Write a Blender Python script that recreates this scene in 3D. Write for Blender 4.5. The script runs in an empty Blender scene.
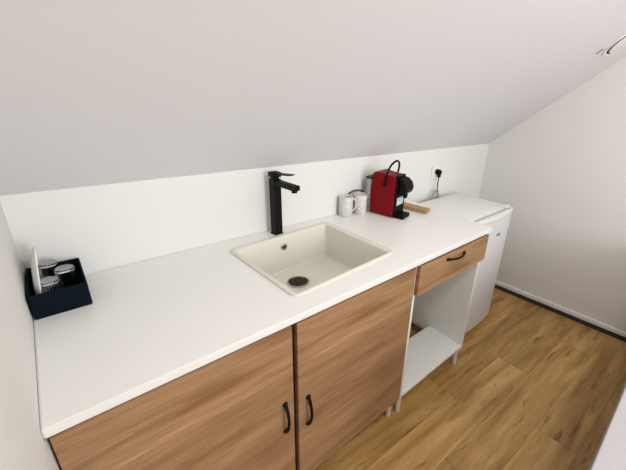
import bpy, bmesh, math, random
from mathutils import Vector, Matrix
random.seed(4)
PI = math.pi
C = bpy.context.scene.collection
scene = bpy.context.scene

# ------------------------------------------------------------------ camera
F, PX, PY = 336.31, 364.38, 226.49
a, b, c = -0.37739, -0.06304, -0.77731
Rz = Matrix.Rotation(c, 3, 'Z'); Rx = Matrix.Rotation(a, 3, 'X'); Ry = Matrix.Rotation(b, 3, 'Y')
Rm = Rz @ Rx @ Ry
right, fwd, up = Rm.col[0], Rm.col[1], Rm.col[2]
cam = bpy.data.cameras.new('camera'); camo = bpy.data.objects.new('camera', cam); C.objects.link(camo)
M3 = Matrix((right, up, -fwd)).transposed()
camo.matrix_world = Matrix.Translation((0.1087, -1.28525, 1.48541)) @ M3.to_4x4()
cam.sensor_width = 36; cam.lens = F / 626 * 36
cam.shift_x = -(PX - 313) / 626; cam.shift_y = (PY - 235) / 626
cam.clip_start = 0.01
scene.camera = camo

# ------------------------------------------------------------------ light
w = bpy.data.worlds.new('sky'); scene.world = w; w.use_nodes = True
w.node_tree.nodes['Background'].inputs[0].default_value = (0.75, 0.87, 1, 1)
w.node_tree.nodes['Background'].inputs[1].default_value = 1.0

def area(name, loc, rot, sx, sy, power, col):
    l = bpy.data.lights.new(name, 'AREA'); l.shape = 'RECTANGLE'; l.size = sx; l.size_y = sy
    l.energy = power; l.color = col
    o = bpy.data.objects.new(name, l); C.objects.link(o); o.location = loc; o.rotation_euler = rot
    return o
area('added_back_fill', (1.1, -3.34, 1.5), (PI/2, 0, 0), 1.3, 1.1, 33, (0.91, 0.96, 1.0))  # broad fill from behind the camera, added with the invented window
area('added_overhead_fill', (0.95, -1.62, 2.39), (0, 0, 0), 0.35, 0.25, 11.5, (1.0, 0.985, 0.96))  # unseen overhead fill, added to brighten worktop and back wall
pl_ = bpy.data.lights.new('added_glow_light', 'POINT'); pl_.energy = 5.5; pl_.color = (1.0, 0.95, 0.88); pl_.shadow_soft_size = 0.09  # unseen point light added for a glow on the upper right ceiling
plo = bpy.data.objects.new('added_glow_light', pl_); C.objects.link(plo); plo.location = (2.05, -1.8, 2.12)
scene.view_settings.view_transform = 'Standard'
scene.view_settings.look = 'None'
scene.view_settings.exposure = 0.2
scene.view_settings.gamma = 1
scene.view_settings.use_curve_mapping = False

# ------------------------------------------------------------------ materials
def srgb(r, g, b):
    f = lambda v: (v/255/12.92) if v/255 <= 0.04045 else ((v/255+0.055)/1.055)**2.4
    return (f(r), f(g), f(b), 1)

def mat(name, col, rough=0.5, metal=0.0, bump=0.0, bscale=200, var=0.0, vscale=8, coat=0.0, trans=0.0, ior=1.45, spec=0.5):
    m = bpy.data.materials.new(name); m.use_nodes = True
    nt = m.node_tree; N = nt.nodes; L = nt.links; bs = N['Principled BSDF']
    bs.inputs['Base Color'].default_value = col
    bs.inputs['Roughness'].default_value = rough; bs.inputs['Metallic'].default_value = metal
    bs.inputs['Coat Weight'].default_value = coat; bs.inputs['Transmission Weight'].default_value = trans
    bs.inputs['IOR'].default_value = ior; bs.inputs['Specular IOR Level'].default_value = spec
    tc = N.new('ShaderNodeTexCoord')
    if bump:
        n = N.new('ShaderNodeTexNoise'); n.inputs['Scale'].default_value = bscale; n.inputs['Detail'].default_value = 3
        L.new(tc.outputs['Object'], n.inputs['Vector'])
        bp = N.new('ShaderNodeBump'); bp.inputs['Strength'].default_value = bump; bp.inputs['Distance'].default_value = 0.002
        L.new(n.outputs['Fac'], bp.inputs['Height']); L.new(bp.outputs['Normal'], bs.inputs['Normal'])
    if var:
        n = N.new('ShaderNodeTexNoise'); n.inputs['Scale'].default_value = vscale; n.inputs['Detail'].default_value = 4
        L.new(tc.outputs['Object'], n.inputs['Vector'])
        mx = N.new('ShaderNodeMixRGB'); mx.blend_type = 'MIX'
        mx.inputs[1].default_value = tuple(v*(1-var) for v in col[:3])+(1,)
        mx.inputs[2].default_value = tuple(min(1, v*(1+var)) for v in col[:3])+(1,)
        L.new(n.outputs['Fac'], mx.inputs[0]); L.new(mx.outputs[0], bs.inputs['Base Color'])
    return m

M = {}
M['wall'] = mat('matte_wall_paint', srgb(225, 222, 217), 0.85, bump=0.35, bscale=90)
M['ceiling'] = mat('matte_ceiling_paint', srgb(228, 225, 226), 0.9, bump=0.1, bscale=60)
M['knee'] = mat('white_wall_panel', srgb(232, 230, 225), 0.45, bump=0.04, bscale=30)
M['worktop'] = mat('white_laminate_worktop', srgb(238, 236, 231), 0.3, var=0.015, vscale=400)
M['white'] = mat('white_laminate', srgb(236, 235, 230), 0.4, var=0.01)
M['whitemetal'] = mat('white_painted_metal', srgb(232, 230, 228), 0.3, var=0.01)
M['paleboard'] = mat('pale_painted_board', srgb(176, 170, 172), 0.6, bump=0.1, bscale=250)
M['fridge'] = mat('white_enamel', srgb(226, 226, 226), 0.28, bump=0.05, bscale=350)
M['plastic'] = mat('white_plastic', srgb(238, 236, 230), 0.35, var=0.01)
M['greyplastic'] = mat('grey_plastic', srgb(150, 150, 148), 0.4, var=0.03)
M['sink'] = mat('cream_composite', srgb(222, 218, 206), 0.18, var=0.012, vscale=500)
M['chrome'] = mat('brushed_steel', srgb(190, 186, 178), 0.22, 1.0, var=0.05, vscale=40)
M['darksteel'] = mat('dark_steel', srgb(42, 39, 35), 0.35, 0.6, var=0.1, vscale=60)
M['black'] = mat('matte_black_metal', srgb(6, 6, 7), 0.5, 0.0, var=0.1, spec=0.22)
M['blackplastic'] = mat('black_plastic', srgb(6, 5, 6), 0.5, var=0.1, spec=0.2)
M['dark'] = mat('painted_gap_shade', srgb(30, 24, 20), 0.8, var=0.1)  # near-black colour standing in for shade between the doors
M['red'] = mat('red_plastic', srgb(122, 0, 6), 0.45, spec=0.22, var=0.05, vscale=30)
M['tray'] = mat('navy_felt', srgb(4, 20, 28), 0.9, spec=0.15, bump=0.6, bscale=500, var=0.25, vscale=150)
M['glass'] = mat('clear_glass', (0.95, 0.97, 0.97, 1), 0.03, trans=1.0, ior=1.45, var=0.01)
M['thickglass'] = mat('thick_pale_glass', (0.72, 0.76, 0.75, 1), 0.12, trans=0.72, ior=1.3, var=0.02)
M['smoke'] = mat('smoky_clear_plastic', (0.62, 0.64, 0.67, 1), 0.12, trans=0.75, ior=1.3, var=0.03)
M['porcelain'] = mat('white_porcelain', srgb(238, 236, 230), 0.2, var=0.01)
M['light_wood'] = mat('pale_beech', srgb(172, 138, 90), 0.5, var=0.08, vscale=30)
M['blackstrip'] = mat('dark_rubber', srgb(52, 50, 50), 0.6, var=0.1, vscale=30)
M['label'] = mat('label_paper', srgb(206, 216, 222), 0.5, var=0.03, vscale=200)
M['blueprint'] = mat('label_print', srgb(165, 190, 205), 0.5, var=0.03)
M['greycable'] = mat('grey_cable', srgb(160, 158, 154), 0.5, var=0.2, vscale=200)

def ramp(N, pts):
    r = N.new('ShaderNodeValToRGB')
    e = r.color_ramp.elements
    e[0].position, e[0].color = pts[0]; e[1].position, e[1].color = pts[-1]
    for p_, c_ in pts[1:-1]:
        x = e.new(p_); x.color = c_
    return r

def marble():
    m = mat('marbled_ceramic', srgb(214, 210, 204), 0.3)
    nt = m.node_tree; N = nt.nodes; L = nt.links; bs = N['Principled BSDF']
    tc = N.new('ShaderNodeTexCoord')
    n = N.new('ShaderNodeTexNoise'); n.inputs['Scale'].default_value = 22; n.inputs['Detail'].default_value = 5
    n.inputs['Distortion'].default_value = 1.2
    L.new(tc.outputs['Object'], n.inputs['Vector'])
    r = ramp(N, [(0.3, srgb(226, 223, 219)), (0.5, srgb(204, 200, 196)), (0.58, srgb(222, 219, 215)), (0.8, srgb(232, 230, 227))])
    L.new(n.outputs['Fac'], r.inputs[0]); L.new(r.outputs[0], bs.inputs['Base Color'])
    return m
M['marble'] = marble()

def wood_door():
    m = mat('oak_laminate', srgb(178, 130, 92), 0.42)
    nt = m.node_tree; N = nt.nodes; L = nt.links; bs = N['Principled BSDF']
    tc = N.new('ShaderNodeTexCoord'); mp = N.new('ShaderNodeMapping')
    mp.inputs['Scale'].default_value = (1.2, 1, 11); mp.inputs['Rotation'].default_value = (0, math.radians(2), 0)
    L.new(tc.outputs['Object'], mp.inputs['Vector'])
    n = N.new('ShaderNodeTexNoise'); n.inputs['Scale'].default_value = 1.6; n.inputs['Detail'].default_value = 6; n.inputs['Roughness'].default_value = 0.6
    n.inputs['Distortion'].default_value = 0.5
    L.new(mp.outputs[0], n.inputs['Vector'])
    r = ramp(N, [(0.32, srgb(142, 103, 71)), (0.46, srgb(163, 125, 90)), (0.6, srgb(180, 141, 104)), (0.7, srgb(201, 163, 124))])
    L.new(n.outputs['Fac'], r.inputs[0])
    mp2 = N.new('ShaderNodeMapping'); mp2.inputs['Scale'].default_value = (4, 1, 160)
    L.new(tc.outputs['Object'], mp2.inputs['Vector'])
    n2 = N.new('ShaderNodeTexNoise'); n2.inputs['Scale'].default_value = 2.0; n2.inputs['Detail'].default_value = 3
    L.new(mp2.outputs[0], n2.inputs['Vector'])
    r2 = ramp(N, [(0.3, (0.80, 0.78, 0.76, 1)), (0.7, (1.06, 1.05, 1.04, 1))])
    L.new(n2.outputs['Fac'], r2.inputs[0])
    mx = N.new('ShaderNodeMixRGB'); mx.blend_type = 'MULTIPLY'; mx.inputs[0].default_value = 1
    L.new(r.outputs[0], mx.inputs[1]); L.new(r2.outputs[0], mx.inputs[2]); L.new(mx.outputs[0], bs.inputs['Base Color'])
    return m
M['wood'] = wood_door()

def floor_mat():
    m = mat('oak_floor_planks', srgb(170, 125, 70), 0.4)
    nt = m.node_tree; N = nt.nodes; L = nt.links; bs = N['Principled BSDF']
    def math_(op, a_, b_=None):
        n = N.new('ShaderNodeMath'); n.operation = op
        for i, v in enumerate((a_, b_)):
            if v is None: continue
            if isinstance(v, (int, float)): n.inputs[i].default_value = v
            else: L.new(v, n.inputs[i])
        return n.outputs[0]
    tc = N.new('ShaderNodeTexCoord'); sx = N.new('ShaderNodeSeparateXYZ')
    L.new(tc.outputs['Object'], sx.inputs[0])
    W_, LN = 0.184, 1.28
    # planks run along x, very slightly turned like the photographed floor
    yv = math_('ADD', math_('ADD', sx.outputs[1], math_('MULTIPLY', sx.outputs[0], 0.05)), 0.985 + W_*20)
    row = math_('FLOOR', math_('DIVIDE', yv, W_))
    fy = math_('FRACT', math_('DIVIDE', yv, W_))
    wn = N.new('ShaderNodeTexWhiteNoise'); wn.noise_dimensions = '1D'; L.new(row, wn.inputs['W'])
    # joint in row 19 (y just under the camera side) near x = 1.6 and row 21 near x = 1.92
    off = math_('MULTIPLY', math_('FRACT', math_('ADD', math_('MULTIPLY', row, 0.375), 0.5)), LN)
    xv = math_('ADD', math_('ADD', sx.outputs[0], off), 4.0)
    colm = math_('FLOOR', math_('DIVIDE', xv, LN)); fx = math_('FRACT', math_('DIVIDE', xv, LN))
    wn2 = N.new('ShaderNodeTexWhiteNoise'); wn2.noise_dimensions = '2D'
    cb = N.new('ShaderNodeCombineXYZ'); L.new(row, cb.inputs[0]); L.new(colm, cb.inputs[1]); L.new(cb.outputs[0], wn2.inputs['Vector'])
    # per-plank shifted coordinates
    cv = N.new('ShaderNodeCombineXYZ')
    L.new(math_('ADD', sx.outputs[0], math_('MULTIPLY', wn2.outputs['Value'], 37)), cv.inputs[0])
    L.new(yv, cv.inputs[1]); L.new(math_('MULTIPLY', wn2.outputs['Value'], 11), cv.inputs[2])
    def noise(scale, sc, det=5, dist=0.0, rough=0.5):
        mp = N.new('ShaderNodeMapping'); mp.inputs['Scale'].default_value = sc; L.new(cv.outputs[0], mp.inputs['Vector'])
        n = N.new('ShaderNodeTexNoise'); n.inputs['Scale'].default_value = scale; n.inputs['Detail'].default_value = det
        n.inputs['Distortion'].default_value = dist; n.inputs['Roughness'].default_value = rough
        L.new(mp.outputs[0], n.inputs['Vector']); return n.outputs['Fac']
    g = noise(2.2, (0.8, 7.0, 1), 6, 0.7, 0.55)
    r = ramp(N, [(0.28, srgb(142, 106, 56)), (0.43, srgb(172, 132, 76)), (0.57, srgb(192, 153, 94)), (0.75, srgb(214, 176, 120))])
    L.new(g, r.inputs[0])
    fine = noise(3.0, (4, 90, 1), 3)
    r2 = ramp(N, [(0.3, (0.84, 0.82, 0.78, 1)), (0.7, (1.05, 1.05, 1.05, 1))]); L.new(fine, r2.inputs[0])
    # knots and dark cracks
    kn = noise(2.4, (1.7, 9.5, 1), 4, 0.9, 0.6)
    r3 = ramp(N, [(0.59, (1, 1, 1, 1)), (0.655, (0.66, 0.57, 0.46, 1)), (0.76, (0.38, 0.28, 0.2, 1))]); L.new(kn, r3.inputs[0])
    # per-plank tone
    r4 = ramp(N, [(0.0, (0.78, 0.76, 0.72, 1)), (1.0, (1.1, 1.1, 1.08, 1))]); L.new(wn2.outputs['Value'], r4.inputs[0])
    seam_y = math_('MINIMUM', fy, math_('SUBTRACT', 1.0, fy))
    seam_x = math_('MINIMUM', fx, math_('SUBTRACT', 1.0, fx))
    s = math_('MINIMUM', math_('DIVIDE', math_('MULTIPLY', seam_y, W_), 0.0018), math_('DIVIDE', math_('MULTIPLY', seam_x, LN), 0.0018))
    s = math_('MINIMUM', s, 1.0)
    r5 = ramp(N, [(0.0, (0.55, 0.5, 0.45, 1)), (1.0, (1, 1, 1, 1))]); L.new(s, r5.inputs[0])
    cur = r.outputs[0]
    for x in (r2, r3, r4, r5):
        mx = N.new('ShaderNodeMixRGB'); mx.blend_type = 'MULTIPLY'; mx.inputs[0].default_value = 1
        L.new(cur, mx.inputs[1]); L.new(x.outputs[0], mx.inputs[2]); cur = mx.outputs[0]
    L.new(cur, bs.inputs['Base Color'])
    return m
M['floor'] = floor_mat()

# ------------------------------------------------------------------ helpers
def box(bm, x0, x1, y0, y1, z0, z1, bev=0.0, seg=2):
    vs = [bm.verts.new((x, y, z)) for x in (x0, x1) for y in (y0, y1) for z in (z0, z1)]
    fs = [(0,1,3,2),(4,6,7,5),(0,4,5,1),(2,3,7,6),(0,2,6,4),(1,5,7,3)]
    faces = [bm.faces.new([vs[i] for i in f]) for f in fs]
    if bev:
        es = list({e for f in faces for e in f.edges})
        bmesh.ops.bevel(bm, geom=es, offset=bev, segments=seg, profile=0.5, affect='EDGES')
    return vs

def prism(bm, pts, axis, d0, d1):
    """extrude a closed outline along an axis; pts are the two other coordinates"""
    def v(p_, d):
        return {'x': (d, p_[0], p_[1]), 'y': (p_[0], d, p_[1]), 'z': (p_[0], p_[1], d)}[axis]
    A = [bm.verts.new(v(q, d0)) for q in pts]; B = [bm.verts.new(v(q, d1)) for q in pts]
    n = len(pts)
    bm.faces.new(A); bm.faces.new(B[::-1])
    for i in range(n):
        j = (i+1) % n; bm.faces.new((A[i], B[i], B[j], A[j]))

def lathe(bm, prof, loc=(0,0,0), n=32, mtx=None):
    rings = []
    for r, z in prof:
        if r < 1e-6: rings.append([bm.verts.new((0, 0, z))]); continue
        rings.append([bm.verts.new((r*math.cos(2*PI*k/n), r*math.sin(2*PI*k/n), z)) for k in range(n)])
    for A, B in zip(rings, rings[1:]):
        if len(A) == 1 and len(B) == 1: continue
        for k in range(n):
            j = (k+1) % n
            if len(A) == 1: bm.faces.new((A[0], B[k], B[j]))
            elif len(B) == 1: bm.faces.new((A[k], A[j], B[0]))
            else: bm.faces.new((A[k], A[j], B[j], B[k]))
    vs = [v for r in rings for v in r]
    T = Matrix.Translation(loc) @ (mtx if mtx else Matrix())
    bmesh.ops.transform(bm, matrix=T, verts=vs)
    return vs

def tube(bm, pts, r, n=10, closed=False, flat=1.0):
    P_ = [Vector(q) for q in pts]; rings = []; m = len(P_)
    prev = None
    for i, q in enumerate(P_):
        t = (P_[min(i+1, m-1)] - P_[max(i-1, 0)]).normalized()
        if prev is None:
            u = t.orthogonal().normalized()
        else:
            u = (prev - t*prev.dot(t)).normalized()
        prev = u; v = t.cross(u)
        rr = r[i] if isinstance(r, (list, tuple)) else r
        rings.append([bm.verts.new(q + (u*math.cos(2*PI*k/n) + v*math.sin(2*PI*k/n)*flat)*rr) for k in range(n)])
    for A, B in zip(rings, rings[1:]):
        for k in range(n):
            j = (k+1) % n; bm.faces.new((A[k], A[j], B[j], B[k]))
    bm.faces.new(rings[0][::-1]); bm.faces.new(rings[-1])

def smooth_path(pts, k=6):
    P_ = [Vector(q) for q in pts]; out = []
    for i in range(len(P_)-1):
        p0 = P_[max(i-1, 0)]; p1 = P_[i]; p2 = P_[i+1]; p3 = P_[min(i+2, len(P_)-1)]
        for s in range(k):
            t = s/k
            out.append(0.5*((2*p1)+(p2-p0)*t+(2*p0-5*p1+4*p2-p3)*t*t+(3*p1-p0-3*p2+p3)*t**3))
    out.append(P_[-1]); return out

def rrect(x0, x1, y0, y1, r, z, n=6, m=8):
    out = []
    for cx_, cy_, a0 in ((x1-r, y1-r, 0), (x0+r, y1-r, PI/2), (x0+r, y0+r, PI), (x1-r, y0+r, 1.5*PI)):
        for k in range(n+1):
            t = a0 + PI/2*k/n; out.append((cx_+r*math.cos(t), cy_+r*math.sin(t), z))
    full = []
    for k in range(4):
        seg = out[k*(n+1):(k+1)*(n+1)]; nx = out[((k+1)*(n+1)) % len(out)]; la = seg[-1]
        full += seg + [(la[0]+(nx[0]-la[0])*i/m, la[1]+(nx[1]-la[1])*i/m, z) for i in range(1, m)]
    return full

def loft(bm, rings, cap0=False, cap1=False):
    R_ = [[bm.verts.new(q) for q in ring] for ring in rings]; n = len(R_[0])
    for A, B in zip(R_, R_[1:]):
        for k in range(n):
            j = (k+1) % n; bm.faces.new((A[k], A[j], B[j], B[k]))
    if cap0: bm.faces.new(R_[0][::-1])
    if cap1: bm.faces.new(R_[-1])
    return R_

def obj(name, bm, m, parent=None, smooth=None, bevel=None):
    bmesh.ops.recalc_face_normals(bm, faces=bm.faces)
    me = bpy.data.meshes.new(name); bm.to_mesh(me); bm.free()
    me.materials.append(M[m] if isinstance(m, str) else m)
    o = bpy.data.objects.new(name, me); C.objects.link(o)
    if parent:
        o.parent = parent
    if smooth:
        me.shade_smooth()
        me.set_sharp_from_angle(angle=math.radians(smooth))
    if bevel:
        md = o.modifiers.new('bevel', 'BEVEL'); md.width = bevel; md.segments = 3; md.limit_method = 'ANGLE'
    return o

def thing(name, label, cat, loc=(0,0,0), group=None, rot=0):
    o = bpy.data.objects.new(name, None); C.objects.link(o); o.location = loc; o.rotation_euler = (0, 0, rot)
    o.empty_display_size = 0.05
    o['label'] = label; o['category'] = cat
    if group: o['group'] = group
    return o
def tag(o, label, cat, group=None):
    o['label'] = label; o['category'] = cat
    if group: o['group'] = group
    return o
def struct(name, bm, m, parent=None, **k):
    o = obj(name, bm, m, parent, **k)
    if not parent: o['kind'] = 'structure'
    return o
nb = bmesh.new

# ------------------------------------------------------------------ room
H = 0.889      # worktop height
K = 1.1733     # top of the knee wall
S = 0.8422     # slope of the ceiling
FLATZ = 2.42; YF = -(FLATZ-K)/S; YB = -3.4
XR0 = 2.692; SK = 0.0683
xr = lambda y: XR0 - SK*y
T = 0.08
bm = nb(); prism(bm, [(-T, T), (xr(T)+T, T), (xr(YB)+T, YB-T), (-T, YB-T)], 'z', -0.06, 0); struct('floor', bm, 'floor')
bm = nb(); box(bm, -T, xr(0)+T, 0, T, 0, K+0.05); struct('wall_back', bm, 'knee')
prof = [(0, 0), (0, K), (YF, FLATZ), (YB, FLATZ), (YB, 0)]
bm = nb(); prism(bm, prof, 'x', -T, 0); struct('wall_left', bm, 'wall')
bm = nb()
A = [bm.verts.new((xr(y), y, z)) for y, z in prof]; B = [bm.verts.new((xr(y)+T, y, z)) for y, z in prof]
bm.faces.new(A); bm.faces.new(B[::-1])
for i in range(5): bm.faces.new((A[i], B[i], B[(i+1)%5], A[(i+1)%5]))
struct('wall_right', bm, 'wall')
bm = nb()
cp = [(0.0, K), (YF, FLATZ), (YB-T, FLATZ), (YB-T, FLATZ+T), (YF, FLATZ+T*1.3), (T, K+T*1.2), (T, K-T*S)]
cp = [(0.0, K), (YF, FLATZ), (YB-T, FLATZ), (YB-T, FLATZ+T), (YF-0.03, FLATZ+T), (T, K+T*0.6), (T, K)]
prism(bm, cp, 'x', -T, xr(YB)+T); struct('ceiling', bm, 'ceiling')
# front wall behind the camera, with an unseen window added for the light
bm = nb()
WX0, WX1, WZ0, WZ1 = 0.40, 1.80, 0.9, 2.1
xe = xr(YB)
box(bm, -T, WX0, YB-T, YB, 0, FLATZ); box(bm, WX1, xe+T, YB-T, YB, 0, FLATZ)
box(bm, WX0, WX1, YB-T, YB, 0, WZ0); box(bm, WX0, WX1, YB-T, YB, WZ1, FLATZ)
struct('wall_front', bm, 'wall')
bm = nb()
for x0, x1, z0, z1 in ((WX0, WX0+.05, WZ0, WZ1), (WX1-.05, WX1, WZ0, WZ1), (WX0+.05, WX1-.05, WZ0, WZ0+.05), (WX0+.05, WX1-.05, WZ1-.05, WZ1), (1.08, 1.12, WZ0+.05, WZ1-.05)):
    box(bm, x0, x1, YB-0.06, YB-0.02, z0, z1)
wn_ = struct('added_window', bm, 'white')
bm = nb(); box(bm, WX0+.05, WX1-.05, YB-0.043, YB-0.037, WZ0+.05, WZ1-.05); obj('pane', bm, 'glass', wn_)

# baseboard along the right wall: white board over a dark strip
def wall_strip(bm, d0, d1, z0, z1, y0=-0.001, y1=YB+0.001):
    pts = [(xr(y0)-d0, y0), (xr(y0)-d1, y0), (xr(y1)-d1, y1), (xr(y1)-d0, y1)]
    prism(bm, pts, 'z', z0, z1)
bm = nb(); wall_strip(bm, 0.0, 0.014, 0.03, 0.062); struct('baseboard_right', bm, 'white', bevel=0.003)
bm = nb(); wall_strip(bm, 0.0, 0.022, 0.0, 0.03); struct('trim_1', bm, 'blackstrip')

# ------------------------------------------------------------------ worktop (cut out for the sink)
WT = 0.024
SCX, SCY, SROT = 0.806, -0.289, math.radians(3.6)     # sink centre and turn
SX0, SX1, SY0, SY1 = SCX-.243, SCX+.252, SCY-.223, SCY+.209
bm = nb()
ox = [0.0, 1.701]; oy = [-0.6, -0.0028]
hx = [SX0+0.012, SX1-0.012]; hy = [SY0+0.012, SY1-0.012]
def frame(z):
    o = [bm.verts.new((x, y, z)) for x, y in ((ox[0], oy[0]), (ox[1], oy[0]), (ox[1], oy[1]), (ox[0], oy[1]))]
    h = [bm.verts.new((SCX+(x-SCX)*math.cos(SROT)-(y-SCY)*math.sin(SROT), SCY+(x-SCX)*math.sin(SROT)+(y-SCY)*math.cos(SROT), z)) for x, y in ((hx[0], hy[0]), (hx[1], hy[0]), (hx[1], hy[1]), (hx[0], hy[1]))]
    for i in range(4): bm.faces.new((o[i], o[(i+1)%4], h[(i+1)%4], h[i]))
    return o, h
t_, b_ = frame(H), frame(H-WT)
for k in (0, 1):
    for i in range(4): bm.faces.new((t_[k][i], t_[k][(i+1)%4], b_[k][(i+1)%4], b_[k][i]))
wt = obj('worktop', bm, 'worktop', bevel=0.005)
tag(wt, 'long white laminate worktop running along the low back wall', 'worktop')

# ------------------------------------------------------------------ cabinets
ZB, ZT = 0.12, H-WT-0.0005     # carcass bottom / top
YD = -0.58                     # front face of doors
def leg(parent, x, y, h=ZB):
    bm = nb(); lathe(bm, [(0, 0), (0.0115, 0), (0.0125, 0.004), (0.0125, h), (0, h)], (x, y, 0), 20)
    return obj('leg', bm, 'whitemetal', parent, smooth=40)

def bow_handle(parent, p0, p1, out=(0, -1, 0), proj=0.019):
    """black bow handle with little rosettes at the ends"""
    p0, p1 = Vector(p0), Vector(p1); out = Vector(out); d = (p1-p0)
    bm = nb(); pts = []; rad = []
    for i in range(25):
        t = i/24; s = math.sin(PI*t)
        pts.append(p0 + d*t + out*(0.004+proj*s**0.75)); rad.append(0.0058 - 0.0008*s)
    tube(bm, pts, rad, 10)
    for q in (p0, p1):
        sd = d.normalized()
        side = out.cross(sd)
        mt = Matrix((side, sd, out)).transposed().to_4x4()
        lathe(bm, [(0, 0), (0.009, 0), (0.0085, 0.004), (0.004, 0.007), (0, 0.007)], q, 16, mt)
    return obj('handle', bm, 'black', parent, smooth=50)

def base_unit(x0, x1, label, closed=True):
    root = thing('base_cabinet', label, 'cabinet', ((x0+x1)/2, -0.3, 0))
    ox_, oy_ = root.location.x, root.location.y
    def L_(bm): bmesh.ops.translate(bm, verts=bm.verts, vec=(-ox_, -oy_, 0)); return bm
    return root, L_

def cabinet(x0, x1, dx0, dx1, label, hx_, hz0, hz1, proud=0.0):
    root, L_ = base_unit(x0, x1, label)
    bm = nb(); t = 0.016
    box(bm, x0, x0+t, -0.56, -0.03, ZB, ZT); box(bm, x1-t, x1, -0.56, -0.03, ZB, ZT)
    box(bm, x0+t, x1-t, -0.56, -0.03, ZB, ZB+t); box(bm, x0+t, x1-t, -0.036, -0.03, ZB+t, ZT)
    box(bm, x0+t, x1-t, -0.56, -0.53, ZT-0.015, ZT)
    obj('body', L_(bm), 'white', root)
    bm = nb()
    for q0, q1, q2, q3 in ((x0, x0+t, ZB, ZT-.001), (x1-t, x1, ZB, ZT-.001)): box(bm, q0, q1, -0.5604, -0.5601, q2, q3)
    obj('gap_shade_strips', L_(bm), 'dark', root)  # dark strips over the white carcass edges imitate shade in the door gap
    bm = nb(); box(bm, dx0, dx1, YD-proud, -0.5605, 0.128, 0.844, 0.0012, 1)
    d = obj('door', L_(bm), 'wood', root)
    h = bow_handle(d, (hx_-ox(root), YD-proud-oyy(root), hz0), (hx_-ox(root), YD-proud-oyy(root), hz1))
    for lx in (x0+0.03, x1-0.022):
        for ly in (-0.54, -0.08):
            l = leg(root, lx-ox(root), ly-oyy(root))
    return root
ox = lambda r: r.location.x
oyy = lambda r: r.location.y
cabinet(0.012, 0.541, 0.004, 0.533, 'oak-fronted base cabinet against the left wall, under the bare end of the worktop', 0.500, 0.438, 0.556)
cabinet(0.542, 1.112, 0.549, 1.110, 'oak-fronted base cabinet with one wide door, directly under the sink', 0.586, 0.404, 0.527, 0.002)

# open unit with a drawer
root, L_ = base_unit(1.113, 1.680, '')
root['label'] = 'open white base cabinet with oak drawer front and low shelf beside the fridge'
rx_, ry_ = ox(root), oyy(root); t = 0.016
bm = nb(); box(bm, 1.114, 1.114+t, -0.578, -0.1, ZB, ZT, 0.001, 1); obj('side_panel', L_(bm), 'white', root)
bm = nb(); box(bm, 1.664, 1.680, -0.578, -0.1, 0.10, ZT, 0.001, 1); obj('side_panel', L_(bm), 'white', root)
bm = nb(); box(bm, 1.1305, 1.6635, -0.582, -0.345, 0.128, 0.144, 0.001, 1); obj('shelf', L_(bm), 'white', root)
bm = nb(); box(bm, 1.1305, 1.6635, -0.13, -0.11, ZT-0.08, ZT); obj('rail', L_(bm), 'white', root)
bm = nb(); box(bm, 1.117, 1.680, -0.598, -0.5785, 0.712, 0.852, 0.0012, 1)
dr = obj('drawer', L_(bm), 'wood', root)
bow_handle(dr, (1.312-rx_, -0.598-ry_, 0.826), (1.447-rx_, -0.598-ry_, 0.822))
bm = nb(); box(bm, 1.14, 1.155, -0.578, -0.14, 0.73, 0.83); box(bm, 1.639, 1.654, -0.578, -0.14, 0.73, 0.83)
box(bm, 1.155, 1.639, -0.578, -0.14, 0.73, 0.74); box(bm, 1.155, 1.639, -0.155, -0.14, 0.74, 0.83)
obj('drawer_box', L_(bm), 'white', dr)
leg(root, 1.145-rx_, -0.553-ry_, 0.128); leg(root, 1.650-rx_, -0.560-ry_, 0.128)
leg(root, 1.145-rx_, -0.36-ry_, 0.128); leg(root, 1.650-rx_, -0.37-ry_, 0.128)

# ------------------------------------------------------------------ sink
root = thing('sink', 'square cream composite sink with raised rim set into the white worktop', 'sink', (SCX, SCY, H), rot=SROT)
lx, ly = SCX, SCY
def sh(ring): return [(x-lx, y-ly, z-H) for x, y, z in ring]
bm = nb()
BX0, BX1, BY0, BY1 = SCX-.222, SCX+.226, SCY-.207, SCY+.184
rings = []
rings.append(rrect(SX0+.008, SX1-.008, SY0+.008, SY1-.008, 0.02, H-0.012))
rings.append(rrect(SX0+.008, SX1-.008, SY0+.008, SY1-.008, 0.02, H+0.0004))
rings.append(rrect(SX0, SX1, SY0, SY1, 0.026, H+0.0006))
rings.append(rrect(SX0+.0005, SX1-.0005, SY0+.0005, SY1-.0005, 0.026, H+0.005))
rings.append(rrect(SX0+.003, SX1-.003, SY0+.003, SY1-.003, 0.024, H+0.0065))
rings.append(rrect(SX0+.009, SX1-.009, SY0+.009, SY1-.009, 0.02, H+0.0072))
rings.append(rrect(BX0-.008, BX1+.008, BY0-.008, BY1+.008, 0.018, H+0.0066))
rings.append(rrect(BX0-.003, BX1+.003, BY0-.003, BY1+.003, 0.016, H+0.005))
rings.append(rrect(BX0, BX1, BY0, BY1, 0.014, H+0.0))
D_ = 0.157; fr = 0.014
rings.append(rrect(BX0+.008, BX1-.008, BY0+.008, BY1-.008, 0.018, H-D_+fr))
for k in range(1, 6):
    t = PI/2*k/5; q = .008+fr*(1-math.cos(t))
    rings.append(rrect(BX0+q, BX1-q, BY0+q, BY1-q, 0.018+0.002*k, H-D_+fr*(1-math.sin(t))))
dcx, dcy = 0.787, -0.222
n = len(rings[-1]); last = rings[-1]
rings.append([(dcx+(x-dcx)*.55, dcy+(y-dcy)*.55, H-D_-0.002) for x, y, z in last])
def circ(r, z):
    out = []
    for x, y, _ in last:
        t = math.atan2(y-dcy, x-dcx); out.append((dcx+r*math.cos(t), dcy+r*math.sin(t), z))
    return out
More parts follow.
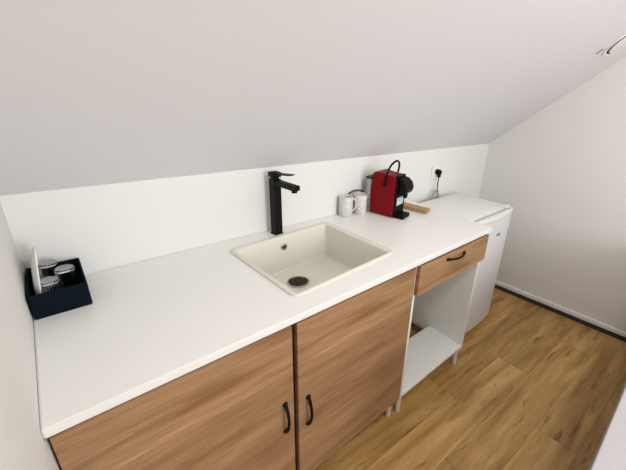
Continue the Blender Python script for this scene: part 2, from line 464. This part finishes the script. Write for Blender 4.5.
rings.append(circ(0.05, H-D_-0.003)); rings.append(circ(0.044, H-D_-0.006)); rings.append(circ(0.040, H-D_-0.02))
loft(bm, [sh(r) for r in rings], cap1=True)
obj('basin', bm, 'sink', root, smooth=50)
DZ = H-D_-0.006
bm = nb(); lathe(bm, [(0.0395, -0.004), (0.0475, 0.003), (0.0475, 0.0045), (0.045, 0.006), (0.041, 0.005), (0.039, 0.0), (0.038, -0.012), (0, -0.012)], (dcx-lx, dcy-ly, DZ-H), 40)
dr_ = obj('drain', bm, 'chrome', root, smooth=40)
bm = nb(); lathe(bm, [(0, -0.0115), (0.0375, -0.0115), (0.0375, 0.001), (0.032, 0.0025), (0.014, -0.001), (0.010, 0.003), (0.008, 0.0045), (0, 0.0045)], (dcx-lx, dcy-ly, DZ-H), 32)
obj('strainer', bm, 'darksteel', dr_, smooth=40)
mt = Matrix.Rotation(PI/2, 4, 'X')
bm = nb(); lathe(bm, [(0.006, -0.002), (0.006, 0.003), (0.0135, 0.0035), (0.0155, 0.002), (0.016, -0.001), (0.016, -0.004)], (0.798-lx, BY1-ly-0.0035, -0.042), 28, mt)
ov = obj('overflow', bm, 'chrome', root, smooth=40)
bm = nb(); lathe(bm, [(0, 0.0036), (0.005, 0.0036), (0.0055, 0.0), (0.006, -0.003)], (0.798-lx, BY1-ly-0.0035, -0.042), 20, mt)
box(bm, 0.798-lx-0.0011, 0.798-lx+0.0011, BY1-ly-0.0085, BY1-ly-0.007, -0.054, -0.030)
box(bm, 0.798-lx-0.012, 0.798-lx+0.012, BY1-ly-0.0085, BY1-ly-0.007, -0.0431, -0.0409)
obj('overflow_plug', bm, 'darksteel', ov, smooth=40)

# ------------------------------------------------------------------ faucet
FX, FY = 0.789, -0.048
root = thing('faucet', 'tall square matte black faucet standing behind the sink', 'faucet', (FX, FY, H), rot=math.radians(7))
bm = nb(); box(bm, -0.018, 0.018, -0.018, 0.018, 0.004, 0.246, 0.002, 2)
box(bm, -0.0205, 0.0205, -0.0195, 0.0195, 0.0003, 0.005, 0.001, 1); obj('body', bm, 'black', root)
bm = nb(); box(bm, -0.0155, 0.0155, -0.142, -0.0185, 0.222, 0.243, 0.003, 2)
sp = obj('spout', bm, 'black', root)
bm = nb(); lathe(bm, [(0, -0.008), (0.011, -0.008), (0.012, -0.006), (0.012, 0.001), (0, 0.001)], (0, -0.125, 0.221), 24); obj('aerator', bm, 'blackplastic', sp, smooth=40)
bm = nb(); lathe(bm, [(0, 0), (0.017, 0), (0.017, 0.008), (0, 0.008)], (0, 0, 0.2462), 28)
box(bm, -0.020, 0.020, -0.019, 0.019, 0.254, 0.274, 0.002, 2)
vs = [bm.verts.new(q) for q in ((-.013,-.0185,.266),(.013,-.0185,.266),(.013,-.112,.279),(-.013,-.112,.279),(-.013,-.0185,.272),(.013,-.0185,.272),(.013,-.112,.2835),(-.013,-.112,.2835))]
for f in ((0,1,2,3),(7,6,5,4),(0,4,5,1),(1,5,6,2),(2,6,7,3),(3,7,4,0)): bm.faces.new([vs[i] for i in f])
obj('lever', bm, 'black', root, smooth=40)

# ------------------------------------------------------------------ caddy with glasses on the left
root = thing('storage_tray', 'small dark navy open box in the left back corner of the worktop', 'tray', (0.064, -0.109, H))
bm = nb(); t = 0.004
x0, x1, y0, y1, hh = -0.060, 0.060, -0.093, 0.093, 0.07
loft(bm, [rrect(x0+.001, x1-.001, y0+.001, y1-.001, 0.003, 0.0004, 2), rrect(x0, x1, y0, y1, 0.003, 0.003, 2), rrect(x0, x1, y0, y1, 0.003, hh, 2),
          rrect(x0+t, x1-t, y0+t, y1-t, 0.002, hh, 2), rrect(x0+t, x1-t, y0+t, y1-t, 0.002, 0.004, 2)], cap0=True, cap1=True)
obj('box_shell', bm, 'tray', root)
def tumbler(x, y, label, s=1.0, rib=False):
    root = thing('glass_tumbler', label, 'glass', (x, y, H+0.0045), group='glasses in the navy box')
    R0, R1, Hh = 0.0215*s, 0.0235*s, 0.085*s
    bm = nb(); n = 48
    prof = [(R0-.0026, Hh-.010), (R1-.0026, 0.0006), (R1-.0012, 0.0), (R1, 0.0012), (R0+.0004, Hh-.004), (R0-.0025, Hh-.0015), (0, Hh-.0015), (0, Hh-.010)]
    vs = lathe(bm, prof + prof[:1], (0,0,0), n)
    bmesh.ops.remove_doubles(bm, verts=bm.verts, dist=1e-6); vs = list(bm.verts)
    if rib:
        for v in vs:
            r_ = math.hypot(v.co.x, v.co.y)
            if r_ > R0-0.0005 and v.co.z < Hh*0.97:
                k = round(math.atan2(v.co.y, v.co.x)/(2*PI/n)); f = 1+(0.02 if k % 2 else -0.02)
                v.co.x *= f; v.co.y *= f
    obj('bowl', bm, 'glass', root, smooth=40)
    bm = nb(); lathe(bm, [(0, Hh-.0012), (R0-.003, Hh-.0012), (R0-.0008, Hh), (R0-.003, Hh+.0016), (R0-.005, Hh+.0006), (0, Hh+.0002)], (0,0,0), n)
    obj('base', bm, 'thickglass', root, smooth=40)
    return root
tumbler(0.053, -0.050, 'upturned clear glass at the back of the navy box, nearest the back wall')
tumbler(0.086, -0.114, 'upturned clear glass at the right side of the navy box')
tumbler(0.0495, -0.170, 'upturned ribbed clear glass at the front of the navy box', 1.0, True)

# white oval plate leaning in the box against the left wall
bm = nb()
prof = [(0, 0.0), (0.6, 0.0), (0.85, 0.005), (1.0, 0.011), (1.0, 0.0135), (0.84, 0.0085), (0.6, 0.0045), (0, 0.0042)]
lathe(bm, prof, (0,0,0), 48)
for v in bm.verts: v.co.x *= 0.082; v.co.y *= 0.074
pl = obj('plate', bm, 'porcelain', None, smooth=50)
pl.matrix_world = Matrix.Translation((0.0205, -0.112, H+0.087)) @ Matrix.Rotation(math.radians(97), 4, 'Y')
tag(pl, 'white oval plate standing on edge in the navy box beside the left wall', 'plate')

# ------------------------------------------------------------------ mugs
def mug(x, y, ang, label, h=0.088, r=0.033):
    root = thing('mug', label, 'mug', (x, y, H+0.0004), group='marbled mugs', rot=ang)
    bm = nb()
    lathe(bm, [(0, 0.002), (r-.006, 0.0), (r-.003, 0.0), (r, 0.004), (r, h-.002), (r-.0015, h), (r-.0035, h-.002), (r-.004, 0.010), (r-.008, 0.006), (0, 0.006)], (0,0,0), 40)
    obj('cup', bm, 'marble', root, smooth=50)
    bm = nb(); pts = smooth_path([(r-.002, 0, h*.83), (r+.010, 0, h*.84), (r+.018, 0, h*.66), (r+.017, 0, h*.42), (r+.008, 0, h*.26), (r-.002, 0, h*.2)], 6)
    tube(bm, pts, 0.0048, 10, flat=0.8); obj('handle', bm, 'marble', root, smooth=60)
    return root
mug(1.192, -0.038, math.radians(-25), 'marbled grey-white mug with its handle to the right, nearest the faucet', 0.103, 0.036)
mug(1.281, -0.050, math.radians(100), 'marbled grey-white mug beside the red coffee machine, the farther of two', 0.103, 0.036)

# ------------------------------------------------------------------ coffee machine
ang = math.atan2(-0.008, 0.096)
ang = math.radians(14)
mx_, my_ = 1.394, -0.126
root = thing('coffee_machine', 'small red and black capsule coffee machine with a raised black carry handle', 'coffee machine', (mx_, my_, H), rot=ang)
W2 = 0.054; YFt, YBk = -0.076, 0.064
bm = nb()
side = [(YFt, 0.004), (YFt, 0.213), (YFt+0.02, 0.218), (-0.01, 0.222), (0.028, 0.228), (0.044, 0.226), (0.056, 0.216), (0.060, 0.200), (0.058, 0.17), (0.066, 0.14), (YBk, 0.004)]
prism(bm, side, 'x', -W2, W2)
body = obj('body', bm, 'red', root, smooth=35, bevel=0.006)
bm = nb(); box(bm, -W2+.003, W2-.003, YFt-0.012, YFt-0.0005, 0.004, 0.208, 0.003, 2); obj('front_panel', bm, 'blackplastic', root)
bm = nb()   # brewing head
hd = [(-0.088, 0.125), (-0.118, 0.128), (-0.134, 0.142), (-0.138, 0.165), (-0.128, 0.190), (-0.108, 0.207), (-0.0885, 0.212)]
prism(bm, hd, 'x', -0.040, 0.044); obj('brewing_head', bm, 'blackplastic', root, smooth=30, bevel=0.007)
bm = nb(); box(bm, -0.040, 0.044, -0.086, -0.066, 0.2085, 0.2215, 0.004, 2); obj('lid', bm, 'blackplastic', root)
bm = nb(); lathe(bm, [(0, 0), (0.010, 0), (0.014, 0.02), (0, 0.02)], (0, -0.112, 0.108), 20); obj('spout', bm, 'blackplastic', root, smooth=40)
bm = nb(); box(bm, -0.042, 0.042, -0.132, -0.0885, 0.0005, 0.022, 0.005, 2)
for i in range(6): box(bm, -0.034, 0.034, -0.128+i*0.0065, -0.125+i*0.0065, 0.021, 0.0235)
obj('drip_tray', bm, 'blackplastic', root)
bm = nb(); box(bm, -0.040, 0.030, YFt-0.0135, YFt-0.0122, 0.068, 0.108); lb = obj('sticker', bm, 'label', root)
lb['label'] = 'pale blue and white sticker'
bm = nb(); box(bm, -0.032, 0.000, YFt-0.0141, YFt-0.0136, 0.090, 0.101); box(bm, -0.030, 0.018, YFt-0.0141, YFt-0.0136, 0.075, 0.080)
obj('sticker_print', bm, 'blueprint', lb)
bm = nb()
pts = smooth_path([(-0.0575, -0.018, 0.168), (-0.0575, -0.022, 0.20), (-0.054, -0.029, 0.235), (-0.036, -0.037, 0.270), (0.004, -0.044, 0.287), (0.044, -0.040, 0.270), (0.060, -0.032, 0.235), (0.0585, -0.024, 0.20), (0.0575, -0.018, 0.168)], 6)
tube(bm, pts, 0.0052, 10)
for s in (-1, 1):
    lathe(bm, [(0, 0), (0.009, 0), (0.009, 0.006), (0, 0.006)], (s*0.0545 if s > 0 else -0.0605, -0.018, 0.168), 16, Matrix.Rotation(PI/2, 4, 'Y'))
obj('carry_handle', bm, 'blackplastic', root, smooth=60)
bm = nb()
box(bm, -0.049, 0.030, 0.0675, 0.100, 0.070, 0.182, 0.004, 2)
tk = obj('water_tank', bm, 'smoke', root)
bm = nb(); box(bm, -0.051, 0.032, 0.0665, 0.102, 0.1822, 0.192, 0.003, 2); obj('tank_lid', bm, 'blackstrip', tk)

# black cable arching over the second mug
bm = nb()
tube(bm, smooth_path([(1.228, -0.009, H+0.004), (1.222, -0.009, H+0.06), (1.238, -0.010, H+0.103), (1.285, -0.012, H+0.113), (1.33, -0.010, H+0.103), (1.352, -0.008, H+0.075), (1.356, -0.008, H+0.03)], 8), 0.0032, 8)
tag(obj('power_cable', bm, 'blackplastic', smooth=60), 'black cable arching above the mug beside the red coffee machine', 'cable')

# ------------------------------------------------------------------ wooden block
bm = nb(); box(bm, -0.029, 0.029, -0.085, 0.085, 0.0003, 0.022, 0.0015, 1)
o = obj('wooden_board', bm, 'light_wood'); o.location = (1.572, -0.188, H); o.rotation_euler = (0, 0, math.radians(12))
tag(o, 'narrow pale wooden board lying on the worktop right of the coffee machine', 'board')

# ------------------------------------------------------------------ fridge
fx0, fx1, fyf, fyb, fh = 1.735, 2.262, -0.484, -0.055, 0.854
cx_ = (fx0+fx1)/2; cy_ = (fyf+fyb)/2
root = thing('fridge', 'low white undercounter fridge beside the cabinets near the right wall', 'fridge', (cx_, cy_, 0))
def fl(bm): bmesh.ops.translate(bm, verts=bm.verts, vec=(-cx_, -cy_, 0)); return bm
bm = nb(); box(bm, fx0, fx1, fyf+0.05, fyb, 0.015, fh-0.028, 0.004, 2); obj('cabinet_body', fl(bm), 'fridge', root)
bm = nb(); box(bm, fx0-.002, fx1+.002, fyf+0.052, fyb+.002, fh-0.0275, fh, 0.006, 3); obj('top_panel', fl(bm), 'plastic', root, smooth=40)
# door: bowed front seen from above
def door_outline(y_in, bow, inset=0.0, n=16):
    pts = [(fx1-inset, y_in), (fx0+inset, y_in)]
    for i in range(n+1):
        t = i/n; x = fx0+inset+(fx1-fx0-2*inset)*t
        e = min(t, 1-t)*n*0.5
        corner = 0.012*max(0, 1-min(1, e))**2
        pts.append((x, fyf+0.012 - bow*math.sin(PI*t) + corner))
    return pts
bm = nb(); prism(bm, door_outline(fyf+0.046, 0.016), 'z', 0.05, fh-0.024); dd = obj('door', fl(bm), 'fridge', root, smooth=30)
bm = nb(); prism(bm, door_outline(fyf+0.048, 0.020, -0.001), 'z', fh-0.0235, fh-0.001); cap_ = obj('door_cap', fl(bm), 'plastic', dd, smooth=30, bevel=0.004)
bm = nb(); box(bm, fx0+0.05, fx1-0.03, fyf+0.026, fyf+0.033, fh-0.0008, fh+0.0012)
gs = obj('grip_slot', fl(bm), 'greyplastic', dd)
bm = nb(); box(bm, fx1-0.07, fx1-0.015, fyf+0.04, fyf+0.075, fh+0.0002, fh+0.011, 0.003, 2); obj('hinge_cover', fl(bm), 'plastic', root)
bx = 2.056; by = fyf+0.012-0.016*math.sin(PI*(bx-fx0)/(fx1-fx0))
bm = nb(); box(bm, bx-0.022, bx+0.022, by-0.003, by+0.004, 0.714, 0.730, 0.001, 1); bd = obj('badge', fl(bm), 'greyplastic', dd)
bm = nb()
for i in range(4):
    x = bx-0.017+i*0.0095
    box(bm, x, x+0.002, by-0.0036, by-0.0031, 0.717, 0.727); box(bm, x+0.002, x+0.006, by-0.0036, by-0.0031, 0.717, 0.719)
    box(bm, x+0.002, x+0.006, by-0.0036, by-0.0031, 0.7215, 0.7235)
obj('badge_lettering', fl(bm), 'blackplastic', bd)
bm = nb(); box(bm, fx0+.01, fx1-.01, fyf+0.03, fyf+0.05, 0.014, 0.049); obj('kick_plate', fl(bm), 'plastic', root)
for x in (fx0+.04, fx1-.04):
    for y in (fyf+0.07, fyb-0.04):
        bm = nb(); lathe(bm, [(0, 0), (0.016, 0), (0.016, 0.006), (0.008, 0.008), (0.008, 0.016), (0, 0.016)], (x-cx_, y-cy_, 0), 16)
        obj('foot', bm, 'greyplastic', root, smooth=40)

# ------------------------------------------------------------------ socket and plug
sxx, szz = 2.003, 1.025
root = thing('wall_socket', 'white square wall socket on the low back wall above the fridge', 'socket', (sxx, 0, szz))
bm = nb(); box(bm, -0.041, 0.041, -0.009, -0.0003, -0.041, 0.041, 0.003, 2); obj('frame', bm, 'plastic', root)
bm = nb(); lathe(bm, [(0, 0.0105), (0.0195, 0.0105), (0.0195, 0.014), (0.0225, 0.014), (0.0235, 0.0085)], (0, 0.0, 0), 32, mt); obj('socket_ring', bm, 'plastic', root, smooth=40)
root = thing('power_plug', 'black power plug in the wall socket above the fridge, its lead hanging down', 'plug', (sxx+0.003, -0.0145, szz))
bm = nb(); lathe(bm, [(0, 0), (0.018, 0), (0.0185, 0.004), (0.0185, 0.018), (0.015, 0.030), (0, 0.032)], (0, 0, 0), 28, mt)
box(bm, -0.010, 0.010, -0.030, -0.010, -0.034, -0.004, 0.003, 2)
obj('plug_body', bm, 'blackplastic', root, smooth=40)
bm = nb(); tube(bm, smooth_path([(0, -0.020, -0.030), (0, -0.020, -0.055), (0.003, -0.018, -0.10), (0.010, -0.018, -0.14), (0.022, -0.016, -0.19), (0.03, -0.016, -0.24), (0.03, -0.014, -0.5)], 6), 0.0036, 8)
obj('lead', bm, 'blackplastic', root, smooth=60)
bm = nb()
for k, (dx, w_, hh) in enumerate(((0.018, 0.070, 0.128), (0.022, 0.056, 0.112), (0.012, 0.062, 0.120))):
    pts = []
    for i in range(21):
        t = i/20; s = math.sin(PI*t)
        pts.append((1.972+dx+(t-0.5)*2*w_*(1-0.25*s), -0.040+0.004*k-0.004*s, 0.785+hh*s**0.8))
    tube(bm, pts, 0.0026, 7)
tag(obj('cable_loop', bm, 'greycable', smooth=60), 'bundle of thin grey cable looped behind the fridge under the wall socket', 'cable')

# ------------------------------------------------------------------ round ceiling vent on the slope by the right wall
th = math.atan(S)
nrm = Vector((0, -math.sin(th), -math.cos(th)))      # into the room
vx = Vector((1, 0, 0)); vy = nrm.cross(vx)
cvy = -0.76; cen = Vector((2.425, cvy, K - S*cvy))
root = thing('ceiling_vent', 'round white vent with dark slot on the sloping ceiling beside the right wall', 'vent')
root.matrix_world = Matrix.Translation(cen) @ Matrix((vx, vy, nrm)).transposed().to_4x4()
bm = nb(); lathe(bm, [(0.086, 0.0006), (0.106, 0.0006), (0.105, 0.004), (0.098, 0.006), (0.092, 0.005), (0.086, 0.003)], n=64); obj('rim', bm, 'plastic', root, smooth=40)
bm = nb(); lathe(bm, [(0.072, 0.0006), (0.0855, 0.0006), (0.0855, 0.0045), (0.080, 0.0045), (0.076, 0.002), (0.072, 0.002)], n=64); obj('slot', bm, 'blackplastic', root)
bm = nb(); lathe(bm, [(0, 0.0006), (0.0715, 0.0006), (0.0765, 0.006), (0.0755, 0.009), (0.066, 0.013), (0, 0.014)], n=64); obj('disc', bm, 'plastic', root, smooth=40)

bm = nb(); box(bm, -0.128, -0.112, -0.110, -0.074, 0.0006, 0.004, 0.001, 1); obj('clip', bm, 'greycable', root)

# ------------------------------------------------------------------ low white cabinet at the lower right corner
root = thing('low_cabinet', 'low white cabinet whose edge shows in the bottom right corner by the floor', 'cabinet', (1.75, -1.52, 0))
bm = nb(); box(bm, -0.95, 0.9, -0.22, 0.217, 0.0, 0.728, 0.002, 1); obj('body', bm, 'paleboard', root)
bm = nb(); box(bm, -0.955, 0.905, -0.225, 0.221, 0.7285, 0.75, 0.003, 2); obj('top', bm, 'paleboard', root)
